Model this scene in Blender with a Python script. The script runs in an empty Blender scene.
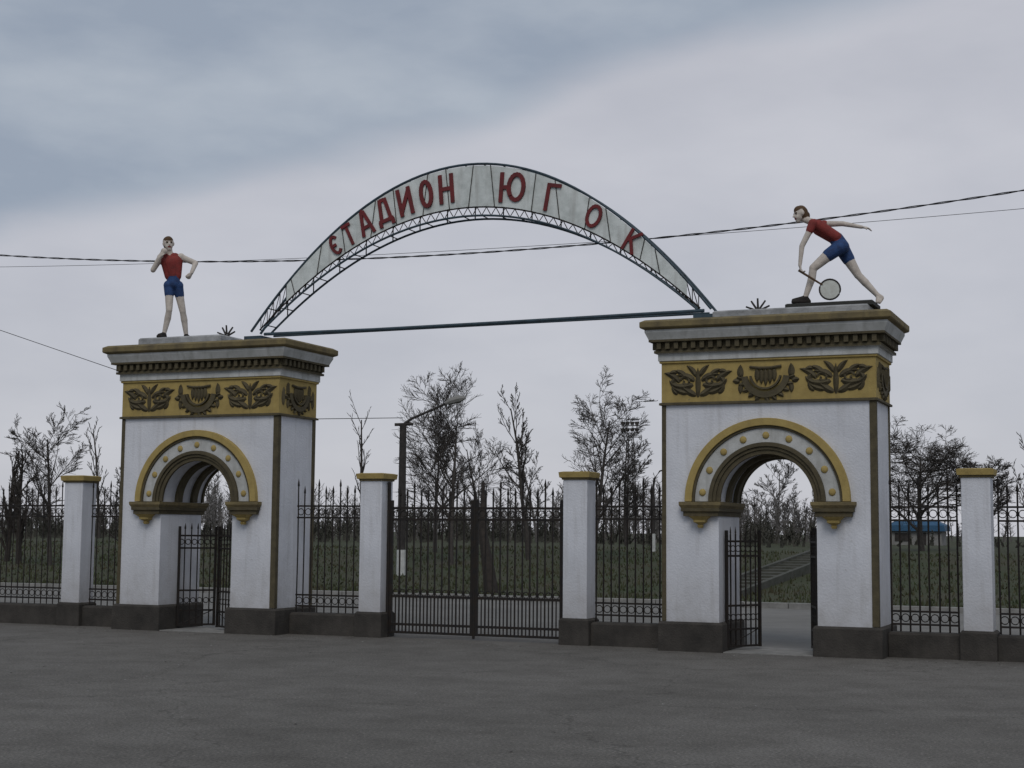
import bpy, bmesh, math, random
import numpy as np
from mathutils import Vector, Matrix
random.seed(7); np.random.seed(7)
sc=bpy.context.scene
# ------------------------------------------------------------------ materials
def new_mat(name):
    m=bpy.data.materials.new(name); m.use_nodes=True
    return m, m.node_tree, m.node_tree.nodes['Principled BSDF']
def mat(name,c1,c2=None,scale=3.0,rough=0.85,bump=0.15,bscale=60.0,detail=6,contrast=(0.35,0.7),streak=0.0,metal=0.0,dirt=None,dirt_h=None,chips=None):
    m,nt,b=new_mat(name); N=nt.nodes; L=nt.links
    b.inputs['Roughness'].default_value=rough; b.inputs['Metallic'].default_value=metal
    b.inputs['Specular IOR Level'].default_value=0.25
    if c2 is None: c2=tuple(x*0.75 for x in c1)
    tc=N.new('ShaderNodeTexCoord')
    n=N.new('ShaderNodeTexNoise'); n.inputs['Scale'].default_value=scale; n.inputs['Detail'].default_value=detail; n.inputs['Roughness'].default_value=0.65
    L.new(tc.outputs['Object'],n.inputs['Vector'])
    r=N.new('ShaderNodeValToRGB'); r.color_ramp.elements[0].position=contrast[0]; r.color_ramp.elements[1].position=contrast[1]
    r.color_ramp.elements[0].color=(*c2,1); r.color_ramp.elements[1].color=(*c1,1)
    L.new(n.outputs['Fac'],r.inputs['Fac']); col=r.outputs['Color']
    if streak>0:
        mp=N.new('ShaderNodeMapping'); mp.inputs['Scale'].default_value=(7,7,0.6); L.new(tc.outputs['Object'],mp.inputs['Vector'])
        n2=N.new('ShaderNodeTexNoise'); n2.inputs['Scale'].default_value=1.6; n2.inputs['Detail'].default_value=5; L.new(mp.outputs['Vector'],n2.inputs['Vector'])
        r2=N.new('ShaderNodeValToRGB'); r2.color_ramp.elements[0].position=0.52; r2.color_ramp.elements[1].position=0.78
        r2.color_ramp.elements[0].color=(0,0,0,1); r2.color_ramp.elements[1].color=(streak,streak,streak,1)
        L.new(n2.outputs['Fac'],r2.inputs['Fac'])
        mx=N.new('ShaderNodeMixRGB'); mx.blend_type='MIX'; mx.inputs['Color2'].default_value=(*(dirt or (0.2,0.18,0.15)),1)
        L.new(r2.outputs['Color'],mx.inputs['Fac']); L.new(col,mx.inputs['Color1']); col=mx.outputs['Color']
    if dirt_h is not None:
        sp=N.new('ShaderNodeSeparateXYZ'); L.new(tc.outputs['Object'],sp.inputs[0])
        mr=N.new('ShaderNodeMapRange'); mr.inputs['From Min'].default_value=dirt_h[0]; mr.inputs['From Max'].default_value=dirt_h[1]
        mr.inputs['To Min'].default_value=1.0; mr.inputs['To Max'].default_value=0.0
        L.new(sp.outputs['Z'],mr.inputs['Value'])
        n3=N.new('ShaderNodeTexNoise'); n3.inputs['Scale'].default_value=5; n3.inputs['Detail'].default_value=8; L.new(tc.outputs['Object'],n3.inputs['Vector'])
        mu=N.new('ShaderNodeMath'); mu.operation='MULTIPLY'; L.new(mr.outputs[0],mu.inputs[0]); L.new(n3.outputs['Fac'],mu.inputs[1])
        mx=N.new('ShaderNodeMixRGB'); mx.inputs['Color2'].default_value=(*(dirt or (0.2,0.18,0.15)),1)
        L.new(mu.outputs[0],mx.inputs['Fac']); L.new(col,mx.inputs['Color1']); col=mx.outputs['Color']
    if chips is not None:
        n4=N.new('ShaderNodeTexNoise'); n4.inputs['Scale'].default_value=3.3; n4.inputs['Detail'].default_value=10; n4.inputs['Roughness'].default_value=.72; L.new(tc.outputs['Object'],n4.inputs['Vector'])
        r4=N.new('ShaderNodeValToRGB'); r4.color_ramp.elements[0].position=.655; r4.color_ramp.elements[1].position=.672
        r4.color_ramp.elements[0].color=(0,0,0,1); r4.color_ramp.elements[1].color=(.8,.8,.8,1); L.new(n4.outputs['Fac'],r4.inputs['Fac'])
        mx=N.new('ShaderNodeMixRGB'); mx.inputs['Color2'].default_value=(*chips,1)
        L.new(r4.outputs['Color'],mx.inputs['Fac']); L.new(col,mx.inputs['Color1']); col=mx.outputs['Color']
    L.new(col,b.inputs['Base Color'])
    if bump>0:
        nb=N.new('ShaderNodeTexNoise'); nb.inputs['Scale'].default_value=bscale; nb.inputs['Detail'].default_value=4; L.new(tc.outputs['Object'],nb.inputs['Vector'])
        bp=N.new('ShaderNodeBump'); bp.inputs['Strength'].default_value=bump; bp.inputs['Distance'].default_value=0.02
        L.new(nb.outputs['Fac'],bp.inputs['Height']); L.new(bp.outputs['Normal'],b.inputs['Normal'])
    return m
M_white=mat('white_plaster',(0.69,0.695,0.735),(0.56,0.565,0.60),1.2,0.9,0.3,40,9,(0.3,0.65),streak=0.32,dirt=(0.3,0.28,0.26),dirt_h=(0.35,1.3),chips=(.45,.44,.43))
M_whitetrim=mat('white_trim_paint',(0.56,0.56,0.55),(0.40,0.40,0.38),4,0.85,0.2,50,6,streak=0.45,dirt=(0.17,0.155,0.13))
M_yellow=mat('ochre_paint',(0.41,0.305,0.11),(0.31,0.225,0.08),5,0.85,0.2,50,8,(0.3,0.65),streak=0.35,dirt=(0.16,0.125,0.07),chips=(.2,.16,.09))
M_edge=mat('weathered_ochre',(0.23,0.18,0.085),(0.12,0.095,0.055),4,0.85,0.3,50,8,streak=.4,dirt=(.08,.07,.05))
M_olive=mat('olive_paint',(0.115,0.095,0.055),(0.07,0.058,0.036),7,0.85,0.3,50,8)
M_plinth=mat('dark_cement_plinth',(0.072,0.064,0.056),(0.033,0.030,0.027),3,0.95,0.5,40,9,(0.3,0.7),chips=(.12,.11,.10))
M_iron=mat('black_iron',(0.013,0.013,0.014),(0.025,0.018,0.013),12,0.6,0.2,90)
M_panel=mat('sign_panel_white',(0.70,0.73,0.71),(0.48,0.51,0.49),4,0.7,0.1,40,8,(0.3,0.6),streak=0.4,dirt=(0.25,0.22,0.2))
M_letter=mat('red_letter_paint',(0.20,0.030,0.032),(0.12,0.026,0.028),8,0.7,0.1,60)
M_teal=mat('blue_grey_pipe_paint',(0.055,0.088,0.112),(0.04,0.056,0.068),8,0.6,0.1,60)
M_slab=mat('roof_slab',(0.42,0.42,0.42),(0.22,0.22,0.22),4,0.9,0.4,30)
M_darkslab=mat('dark_slab',(0.05,0.05,0.045),None,4,0.9,0.4,30)
M_skin=mat('statue_skin_paint',(0.64,0.57,0.50),(0.48,0.42,0.37),14,0.75,0.12,60,streak=.3,dirt=(.25,.22,.2))
M_red=mat('statue_red_paint',(0.27,0.042,0.036),(0.17,0.034,0.03),14,0.75,0.12,60)
M_blue=mat('statue_blue_paint',(0.03,0.075,0.20),(0.025,0.045,0.115),14,0.75,0.12,60)
M_hair=mat('statue_hair_paint',(0.11,0.065,0.035),None,14,0.8,0.2,60)
M_dark=mat('statue_dark_paint',(0.03,0.025,0.022),None,14,0.8,0.1,60)
M_string=mat('racket_face_paint',(0.62,0.64,0.6),(0.5,0.5,0.46),14,0.8,0.1,60)
M_bark=mat('bark',(0.060,0.050,0.043),(0.033,0.028,0.025),9,0.95,0.4,60)
M_bark2=mat('bark_hazed',(0.085,0.074,0.066),(0.05,0.044,0.04),9,0.95,0.4,60)  # bark lightened in the colour itself to suggest haze on background trees
M_far=mat('distant_twigs_hazed',(0.155,0.143,0.136),(0.10,0.092,0.086),0.4,1.0,0,60)  # paler than near bark: distance haze is mixed into this colour
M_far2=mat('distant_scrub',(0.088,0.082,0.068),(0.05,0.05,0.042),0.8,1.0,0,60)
M_conc=mat('concrete',(0.30,0.29,0.275),(0.19,0.185,0.175),4,0.95,0.4,50)
M_step=mat('stair_concrete',(0.095,0.092,0.08),(0.06,0.062,0.048),3,0.95,0.4,50)
M_path=mat('path_asphalt',(0.21,0.20,0.185),(0.15,0.143,0.132),0.6,0.95,0.4,60,8)
M_pole=mat('dark_pole',(0.06,0.052,0.048),(0.03,0.027,0.025),7,0.8,0.3,50)
M_wh=mat('whitewash',(0.6,0.6,0.58),(0.42,0.42,0.4),7,0.9,0.3,50)
M_bluep=mat('blue_sheet',(0.04,0.11,0.20),None,5,0.6,0.1,50)
M_wire=mat('cable_rubber',(0.03,0.03,0.033),None,5,0.7,0,50)
M_leafg=mat('grass_blades',(0.046,0.060,0.024),(0.066,0.058,0.034),0.9,0.9,0,50,6,(.4,.6))

def asphalt():
    m,nt,b=new_mat('asphalt'); N=nt.nodes; L=nt.links
    b.inputs['Roughness'].default_value=0.9; b.inputs['Specular IOR Level'].default_value=0.25
    tc=N.new('ShaderNodeTexCoord')
    def noise(s,d,r=0.6):
        n=N.new('ShaderNodeTexNoise'); n.inputs['Scale'].default_value=s; n.inputs['Detail'].default_value=d; n.inputs['Roughness'].default_value=r; L.new(tc.outputs['Object'],n.inputs['Vector']); return n
    def ramp(src,p0,c0,p1,c1):
        r=N.new('ShaderNodeValToRGB'); r.color_ramp.elements[0].position=p0; r.color_ramp.elements[1].position=p1
        r.color_ramp.elements[0].color=(*c0,1); r.color_ramp.elements[1].color=(*c1,1); L.new(src,r.inputs['Fac']); return r.outputs['Color']
    def mul(a,b_,f=1.0):
        x=N.new('ShaderNodeMixRGB'); x.blend_type='MULTIPLY'; x.inputs['Fac'].default_value=f; L.new(a,x.inputs['Color1']); L.new(b_,x.inputs['Color2']); return x.outputs['Color']
    col=ramp(noise(0.22,5).outputs['Fac'],.35,(.125,.117,.106),.68,(.168,.158,.145))
    g=noise(38,5,.85)
    col=mul(col,ramp(g.outputs['Fac'],.38,(.5,.5,.5),.64,(1.5,1.48,1.45)))
    col=mul(col,ramp(noise(1.4,9,.75).outputs['Fac'],.34,(.72,.71,.70),.58,(1,1,1)))
    # light specks of exposed gravel
    v2=N.new('ShaderNodeTexVoronoi'); v2.inputs['Scale'].default_value=16; L.new(tc.outputs['Object'],v2.inputs['Vector'])
    col=mul(col,ramp(v2.outputs['Distance'],.10,(1.7,1.68,1.62),.17,(1,1,1)))
    # cracks
    wn=noise(1.1,4); ad=N.new('ShaderNodeVectorMath'); ad.operation='MULTIPLY_ADD'; ad.inputs[1].default_value=(1.5,1.5,1.5)
    L.new(wn.outputs['Color'],ad.inputs[0]); L.new(tc.outputs['Object'],ad.inputs[2])
    v=N.new('ShaderNodeTexVoronoi'); v.feature='DISTANCE_TO_EDGE'; v.inputs['Scale'].default_value=.23; L.new(ad.outputs[0],v.inputs['Vector'])
    col=mul(col,ramp(v.outputs['Distance'],0,(.45,.44,.42),.006,(1,1,1)),.6)
    L.new(col,b.inputs['Base Color'])
    bp=N.new('ShaderNodeBump'); bp.inputs['Strength'].default_value=.5; bp.inputs['Distance'].default_value=.01; L.new(g.outputs['Fac'],bp.inputs['Height']); L.new(bp.outputs['Normal'],b.inputs['Normal'])
    return m
M_asph=asphalt()
M_grass=mat('grass_ground',(0.040,0.050,0.021),(0.056,0.050,0.030),0.5,0.95,0.5,8,10,(0.35,0.62))

# ------------------------------------------------------------------ mesh builder
class MB:
    def __init__(s): s.v=[]; s.f=[]; s.m=[]
    def add(s,vs,fs,mi=0):
        o=len(s.v); s.v+= [tuple(map(float,v)) for v in vs]; s.f+=[tuple(i+o for i in f) for f in fs]; s.m+=[mi]*len(fs)
    def box(s,x0,x1,y0,y1,z0,z1,mi=0):
        s.add([(x0,y0,z0),(x1,y0,z0),(x1,y1,z0),(x0,y1,z0),(x0,y0,z1),(x1,y0,z1),(x1,y1,z1),(x0,y1,z1)],
          [(0,3,2,1),(4,5,6,7),(0,1,5,4),(1,2,6,5),(2,3,7,6),(3,0,4,7)],mi)
    def prism_xz(s,pts,y0,y1,mi=0):
        n=len(pts); vs=[(p[0],y0,p[1]) for p in pts]+[(p[0],y1,p[1]) for p in pts]
        s.add(vs,[tuple(range(n)),tuple(range(2*n-1,n-1,-1))]+[(i,i+n,(i+1)%n+n,(i+1)%n) for i in range(n)],mi)
    def loft(s,rect,prof,mis,cap=True):
        x0,x1,y0,y1=rect; vs=[]
        for o,z in prof: vs+=[(x0-o,y0-o,z),(x1+o,y0-o,z),(x1+o,y1+o,z),(x0-o,y1+o,z)]
        for k in range(len(prof)-1):
            b=4*k; fs=[(b+i,b+(i+1)%4,b+4+(i+1)%4,b+4+i) for i in range(4)]
            s.add([vs[j] for j in range(b,b+8)],[tuple(j-b for j in f) for f in fs],mis[k])
        if cap:
            s.add(vs[:4],[(3,2,1,0)],mis[0]); s.add(vs[-4:],[(0,1,2,3)],mis[-1])
    def tube(s,pts,rad,n=6,mi=0,cap=True):
        pts=[Vector(p) for p in pts]
        if not hasattr(rad,'__len__'): rad=[rad]*len(pts)
        vs=[];
        for i,p in enumerate(pts):
            t=(pts[min(i+1,len(pts)-1)]-pts[max(i-1,0)]).normalized()
            a=Vector((0,0,1)) if abs(t.z)<.9 else Vector((1,0,0))
            u=t.cross(a).normalized(); w=t.cross(u)
            for k in range(n):
                an=2*math.pi*k/n; vs.append(p+(u*math.cos(an)+w*math.sin(an))*rad[i])
        fs=[(i*n+k,i*n+(k+1)%n,(i+1)*n+(k+1)%n,(i+1)*n+k) for i in range(len(pts)-1) for k in range(n)]
        if cap: fs+=[tuple(range(n))[::-1],tuple((len(pts)-1)*n+k for k in range(n))]
        s.add(vs,fs,mi)
    def ring_arc(s,cx,cz,r0,r1,y0,y1,a0=0,a1=180,n=40,mi=0):
        vs=[];
        for i in range(n+1):
            a=math.radians(a0+(a1-a0)*i/n); c,sn=math.cos(a),math.sin(a)
            vs+=[(cx+r0*c,y0,cz+r0*sn),(cx+r1*c,y0,cz+r1*sn),(cx+r1*c,y1,cz+r1*sn),(cx+r0*c,y1,cz+r0*sn)]
        fs=[]
        for i in range(n):
            b=4*i
            for k in range(4): fs.append((b+k,b+(k+1)%4,b+4+(k+1)%4,b+4+k))
        fs+=[(0,1,2,3),(4*n+3,4*n+2,4*n+1,4*n)]
        s.add(vs,fs,mi)
    def sphere(s,c,r,mi=0,sx=1,sy=1,sz=1,nu=10,nv=6):
        vs=[(c[0],c[1],c[2]+r*sz)]
        for j in range(1,nv):
            ph=math.pi*j/nv
            for i in range(nu):
                th=2*math.pi*i/nu; vs.append((c[0]+r*sx*math.sin(ph)*math.cos(th),c[1]+r*sy*math.sin(ph)*math.sin(th),c[2]+r*sz*math.cos(ph)))
        vs.append((c[0],c[1],c[2]-r*sz)); fs=[(0,1+i,1+(i+1)%nu) for i in range(nu)]
        for j in range(nv-2):
            for i in range(nu): a=1+j*nu; fs.append((a+i,a+nu+i,a+nu+(i+1)%nu,a+(i+1)%nu))
        l=len(vs)-1; a=1+(nv-2)*nu; fs+=[(l,a+(i+1)%nu,a+i) for i in range(nu)]
        s.add(vs,fs,mi)
    def obj(s,name,mats,parent=None,smooth=False,bevel=0,fix=True):
        me=bpy.data.meshes.new(name); me.from_pydata(s.v,[],s.f); 
        for m in mats: me.materials.append(m)
        me.polygons.foreach_set('material_index',s.m)
        if smooth: me.polygons.foreach_set('use_smooth',[True]*len(s.f))
        me.update()
        if fix:
            bm=bmesh.new(); bm.from_mesh(me); bmesh.ops.recalc_face_normals(bm,faces=bm.faces); bm.to_mesh(me); bm.free()
        o=bpy.data.objects.new(name,me); sc.collection.objects.link(o)
        if parent: o.parent=parent
        if bevel:
            b=o.modifiers.new('bevel','BEVEL'); b.width=bevel; b.segments=2; b.limit_method='ANGLE'
        return o
def empty(name,loc=(0,0,0)):
    e=bpy.data.objects.new(name,None); sc.collection.objects.link(e); e.empty_display_size=.2; e.location=loc; return e

# ------------------------------------------------------------------ gate geometry constants (metres)
W=2.92; D=1.12; ZW=3.375; ZP=0.40; SP=2.04; HW=0.67; RO=1.13
PILLARS=[0.0,-9.14]

def leaf(mb,cx,cz,ang,L,w,y,th=.03,curl=0.0,mi=0):
    n=7; vs=[];fs=[]
    a=math.radians(ang)
    for i in range(n):
        t=i/(n-1); ww=w*math.sin(math.pi*min(1,(t*.92+.08)))**.7*(1-.25*t)
        aa=a+curl*t*t
        px=cx+math.cos(a+curl*t*.5)*L*t; pz=cz+math.sin(a+curl*t*.5)*L*t
        nx,nz=-math.sin(aa),math.cos(aa)
        vs+=[(px+nx*ww/2,y,pz+nz*ww/2),(px,y-th*(1.0 if 0<i<n-1 else .3),pz),(px-nx*ww/2,y,pz-nz*ww/2)]
    for i in range(n-1):
        b=3*i; fs+=[(b,b+1,b+4,b+3),(b+1,b+2,b+5,b+4)]
    mb.add(vs,fs,mi)
def scroll_motif(mb,cx,cz,w,h,y):
    # acanthus scroll: spiralling stem with leaf lobes each side
    for s in (-1,1):
        A=lambda d: d if s>0 else 180-d
        for (dx,dz,an,L,ww,cu) in [(.03,-.30,20,.28,.16,.5),(.08,-.05,-25,.34,.17,.9),(.06,.02,45,.30,.16,-.9),(.20,.10,62,.22,.14,-1.0),
                                   (.30,.00,55,.30,.15,-.8),(.30,-.10,8,.20,.15,.9),(.16,-.24,0,.28,.13,.8),(.03,.12,70,.24,.13,-.7),(.34,.22,20,.15,.12,-1.2),(.33,-.26,30,.18,.12,1.1),(.42,-.06,95,.16,.12,.9)]:
            leaf(mb,cx+s*dx*w,cz+dz*h*1.35,A(an),L*w,ww*h*1.5,y,.035,cu*s)
        r=.11*h*1.5; ox,oz=cx+s*.20*w,cz+.02*h
        pts=[(ox+s*r*(1-.72*t/20)*math.cos(.3+t*.33),y-.012,oz+r*(1-.72*t/20)*math.sin(.3+t*.33)) for t in range(21)]
        mb.tube(pts,.017,5,0)
    leaf(mb,cx,cz-.45*h,90,.88*h,.13*h*1.5,y,.045)
    mb.sphere((cx,y,cz-.02*h),.06*h*1.5,0,1,.5,1)
def wreath_motif(mb,cx,cz,w,h,y):
    # cartouche : U shaped swag over a fluted shield with side ribbons
    mb.ring_arc(cx,cz+.20*h,.30*w,.40*w,y-.035,y+.02,188,352,24)
    mb.ring_arc(cx,cz+.20*h,.235*w,.265*w,y-.05,y+.02,190,350,20)
    for k in range(5):
        x=(k-2)*.07*w; ln=(.52-.06*abs(k-2))*h
        leaf(mb,cx+x,cz+.33*h,270,ln,.10*w,y-.005,.035,0)
    mb.tube([(cx-.26*w,y-.015,cz+.40*h),(cx-.1*w,y-.02,cz+.36*h),(cx+.1*w,y-.02,cz+.36*h),(cx+.26*w,y-.015,cz+.40*h)],.02,6,0)
    for k in range(11):
        an=190+160*k/10; r=.38*w
        leaf(mb,cx+r*math.cos(math.radians(an)),cz+.17*h+r*math.sin(math.radians(an))*.95,an+25*(-1 if k<5 else 1),.11*w,.09*w,y-.005,.03)
    for s in (-1,1):
        leaf(mb,cx+s*.40*w,cz+.08*h,90+s*(-20),.40*h,.13*w,y,.04,.6*s)
        leaf(mb,cx+s*.43*w,cz-.05*h,90-s*(60),.22*h,.12*w,y,.035,-.6*s)
        leaf(mb,cx+s*.40*w,cz-.10*h,270+s*20,.30*h,.10*w,y,.03,-.5*s)
def side_rot(mb_from,x_face,yc):
    out=MB(); out.v=[(x_face-v[1],yc+v[0],v[2]) for v in mb_from.v]; out.f=list(mb_from.f); out.m=list(mb_from.m); return out

for U in PILLARS:
    P=empty('gate_pillar',(U-W/2,D/2,0)); 
    inv=(U-W/2,D/2,0)
    x0=U-W; x1=U; cx=U-W/2
    def fin(mb,name,mats,**k):
        mb.v=[(v[0]-inv[0],v[1]-inv[1],v[2]) for v in mb.v]
        return mb.obj(name,mats,P,**k)
    pts=[(x0,ZP),(cx-HW,ZP),(cx-HW,SP)]
    pts+=[(cx+HW*math.cos(math.radians(a)),SP+HW*math.sin(math.radians(a))) for a in range(175,0,-5)]
    pts+=[(cx+HW,SP),(cx+HW,ZP),(x1,ZP),(x1,ZW),(x0,ZW)]
    mb=MB(); mb.prism_xz(pts,0,D); fin(mb,'arched_wall',[M_white])
    mb=MB()
    for a,b in ((x0,cx-HW),(cx+HW,x1)):
        mb.loft((a,b,0,D),[(.06,-.05),(.06,ZP-.03),(.035,ZP)],[0,0])
    fin(mb,'plinth',[M_plinth],bevel=.012)
    mb=MB(); s=.075
    for (a,b,c,d) in ((x0-.015,x0+s*.6,-.015,s),(x1-s,x1+.015,-.015,s),(x0-.015,x0+s,D-s,D+.015),(x1-s,x1+.015,D-s,D+.015)):
        mb.box(a,b,c,d,ZP+.003,ZW-.002)
    fin(mb,'corner_strips',[M_olive],bevel=.006)
    mb=MB(); R=(x0,x1,0,D)
    prof=[((.0,ZW),1),((.045,ZW+.001),1),((.045,ZW+.03),1),((.015,ZW+.04),0),((.015,3.955),0),((.04,3.965),0),((.04,3.99),2),((.055,3.995),2),((.055,4.095),2),((.10,4.10),1),((.10,4.135),1),
          ((.075,4.14),1),((.075,4.25),1),((.16,4.255),1),((.16,4.285),2),((.175,4.32),2),((.20,4.375),2),((.205,4.385),2),((.205,4.42),3),((.25,4.44),3),((.262,4.455),3),((.262,4.525),3),((.20,4.56),3)]
    mb.loft(R,[p[0] for p in prof],[p[1] for p in prof],cap=True)
    fin(mb,'frieze_and_cornice',[M_yellow,M_olive,M_whitetrim,M_edge])
    mb=MB(); dw=.06; gp=.125
    n=int((W+.1)/gp)
    for i in range(n+1):
        x=x0-.05+ (W+.1-dw)*i/n
        mb.box(x,x+dw,-.135,-.07,4.155,4.248); mb.box(x,x+dw,D+.07,D+.135,4.155,4.248)
    n=int((D+.1)/gp)
    for i in range(n+1):
        y=-.05+(D+.1-dw)*i/n
        mb.box(x1+.07,x1+.135,y,y+dw,4.155,4.248); mb.box(x0-.135,x0-.07,y,y+dw,4.155,4.248)
    fin(mb,'dentils',[M_olive])
    mb=MB(); zc=3.69; h=.46
    scroll_motif(mb,cx-.95,zc,.88,h,-.016); wreath_motif(mb,cx,zc,.84,h,-.016); scroll_motif(mb,cx+.95,zc,.88,h,-.016)
    t=MB(); wreath_motif(t,0,zc,.78,h,-.016)
    for q in (-.5,.5): leaf(t,q*.9,zc-.14,90,.28,.12,-.016)
    sr=side_rot(t,x1,D/2); mb.add(sr.v,sr.f,0)
    fin(mb,'frieze_relief',[M_olive],fix=False)
    mb=MB()
    for (ya,sg) in ((0,-1),(D,1)):
        def ra(r0,r1,p,mi):
            y_a,y_b=(ya+sg*p,ya-sg*.02); mb.ring_arc(cx,SP,r0,r1,min(y_a,y_b),max(y_a,y_b),0,180,48,mi)
        ra(1.03,RO,.085,0); ra(.995,1.03,.06,1); ra(.80,.995,.035,2); ra(.745,.80,.075,1); ra(.70,.745,.05,1); ra(HW-.03,.70,.028,1)
        for k in range(9):
            a=math.radians(8+164*k/8); mb.sphere((cx+.895*math.cos(a),ya+sg*.035,SP+.895*math.sin(a)),.05,0,1,.6,1,12,8)
    mb.ring_arc(cx,SP,HW-.06,HW-.002,.35,.50,0,180,40,1)
    mb.ring_arc(cx,SP,HW-.06,HW-.002,.78,.92,0,180,40,1)
    fin(mb,'arch_moulding',[M_yellow,M_olive,M_whitetrim],bevel=.006)
    mb=MB()
    for sg in (-1,1):
        a=cx+sg*(HW-.06); b=cx+sg*(RO+.07); a,b=min(a,b),max(a,b)
        mb.loft((a+.05,b-.05,-.08,D+.08),[(.0,SP-.20),(.0,SP-.14),(.025,SP-.135),(.025,SP-.09),(.05,SP-.05),(.05,SP-.004)],[1,1,1,2,2])
        c=(cx+sg*(RO-.22))
        for (yf,q) in ((-.055,-1),(D+.055,1)):
            mb.loft((c-.005,c+.005,yf-.005,yf+.005),[(.02,SP-.36),(.035,SP-.33),(.02,SP-.315),(.075,SP-.28),(.075,SP-.25),(.13,SP-.203)],[0,0,0,0,0])
    fin(mb,'imposts',[M_yellow,M_olive,M_edge],bevel=.005)
    mb=MB(); mb.box(x0+.1,x1-.1,.1,D-.1,4.555,4.60,0)
    fin(mb,'roof_cover',[M_slab])
    mb=MB(); mb.box(cx-HW+.062,cx+HW-.062,-.03,D+.03,-.02,.012)
    fin(mb,'threshold',[M_conc])

def slab(name,x0,x1,y0,y1,z0,z1,m):
    mb=MB(); cx,cy=(x0+x1)/2,(y0+y1)/2
    mb.loft((x0-cx,x1-cx,y0-cy,y1-cy),[(0,0),(0,(z1-z0)*.8),(-.02,z1-z0)],[0,0]); o=mb.obj(name,[m],bevel=.008); o.location=(cx,cy,z0); return o
slab('statue_base_slab',-11.95,-10.35,.18,.86,4.60,4.72,M_slab)
slab('statue_base_slab',-2.25,-.1,.16,.96,4.60,4.70,M_slab)
slab('statue_base_slab',-1.25,-.05,.26,.86,4.70,4.765,M_darkslab)
def rods(x,y,z):
    mb=MB()
    for k in range(5):
        a=math.radians(22+136*k/4); mb.tube([(.03*math.cos(a),0,.03*math.sin(a)),(.18*math.cos(a),.02*((k%2)*2-1),.18*math.sin(a))],[.017,.013],6)
    mb.sphere((0,0,.005),.03,0,1.4,1,.7); o=mb.obj('metal_rod_fan',[M_pole]); o.location=(x,y,z)
rods(-10.42,.45,4.72); rods(-1.66,.4,4.70)

# ------------------------------------------------------------------ fence
def col(u):
    P=empty('fence_post',(u,.5,0)); w=.185
    mb=MB(); mb.loft((-w,w,-w,w),[(0,ZP-.02),(0,2.28),(.0,2.36)],[0,0]); mb.obj('shaft',[M_white],P,bevel=.012)
    mb=MB(); mb.loft((-w,w,-w,w),[(.045,-.05),(.045,ZP-.05),(.02,ZP-.02)],[0,0]); mb.obj('base',[M_plinth],P,bevel=.012)
    mb=MB(); mb.loft((-w,w,-w,w),[(.015,2.362),(.02,2.385),(.045,2.395),(.055,2.47),(.0,2.482),(-.1,2.485)],[1,1,0,0,0]); mb.obj('cap',[M_yellow,M_edge],P,bevel=.006)
cols=[1.22,-4.34,-7.66,-13.26,4.75,-16.9,-20.5]
for c in cols: col(c)
def spear(mb,x,z,y=0,s=1.0):
    mb.tube([(x,y,z),(x,y,z+.02*s),(x,y,z+.05*s),(x,y,z+.13*s)],[.008,.02*s,.018*s,.002],4)
def circle_ring(mb,x,z,r,y=0,t=.007,a0=0,a1=360,n=14):
    mb.tube([(x+r*math.cos(math.radians(a0+(a1-a0)*i/n)),y,z+r*math.sin(math.radians(a0+(a1-a0)*i/n))) for i in range(n+1)],t,4)
def bars_panel(mb,x0,x1,zb,rails,top,sp=.125,bar=.009,tall=None):
    L=x1-x0; n=max(2,round(L/sp)); 
    for z in rails: mb.box(x0,x1,-.013,.013,z-.013,z+.013)
    for i in range(n+1):
        x=x0+L*i/n if 0<i<n else (x0+.012 if i==0 else x1-.012)
        tp=top+(.10 if (tall and i%tall==0) else 0)+random.uniform(-.008,.008); dx=random.gauss(0,.004)
        mb.tube([(x,0,zb),(x+dx,0,(zb+tp)/2),(x,0,tp)],bar*1.35,4); spear(mb,x,tp)
    return n
def fence(u0,u1):
    c=(u0+u1)/2; P=empty('iron_fence',(c,.5,0)); a,b=u0-c,u1-c
    mb=MB(); mb.loft((a,b,-.15,.15),[(0,-.05),(0,.30),(-.02,.33)],[0,0]); mb.obj('low_wall',[M_plinth],P,bevel=.01)
    mb=MB(); n=bars_panel(mb,a+.02,b-.02,.335,[.43,.60,1.80,1.98],2.17,.125,.009,3)
    L=b-a-.04
    for i in range(n):
        x=a+.02+L*(i+.5)/n
        circle_ring(mb,x,1.89,.05); circle_ring(mb,x,.515,.05)
    mb.obj('railing',[M_iron],P)
fence(-4.34+.23,-W-.065); fence(-9.14+.065,-7.66-.23)
fence(.065,1.22-.23); fence(1.22+.23,4.75-.23)
fence(-13.26+.23,-12.06-.065); fence(-16.9+.23,-13.26-.23); fence(-20.5+.23,-16.9-.23)

def gate_leaf(mb,x0,x1,zb=.06,h=1.95,dx=1):
    t=.022
    mb.box(x0,x0+2*t,-t,t,zb,h+.12); mb.box(x1-2*t,x1,-t,t,zb,h+.12)
    for z in (zb+.02,.20,.62,1.78,h): mb.box(x0+2*t,x1-2*t,-.018,.018,z-.018,z+.018)
    L=x1-x0-4*t; n=max(3,round(L/.115)); a=x0+2*t
    for i in range(1,n):
        x=a+L*i/n; tp=h+.18+(.12 if i%3==0 else 0); mb.box(x-.010,x+.010,-.010,.010,zb+.02,tp); spear(mb,x,tp)
    for i in range(n):
        x=a+L*(i+.5)/n; mb.box(x-.008,x+.008,-.008,.008,zb+.02,.62)
        circle_ring(mb,x,1.865,.048); circle_ring(mb,x,.68,.045)
P=empty('iron_double_gate',(-6.0,.5,0))
mb=MB(); gate_leaf(mb,-1.41,-.015); mb.obj('leaf_a',[M_iron],P)
mb=MB(); gate_leaf(mb,.015,1.41); mb.obj('leaf_b',[M_iron],P)
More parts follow.
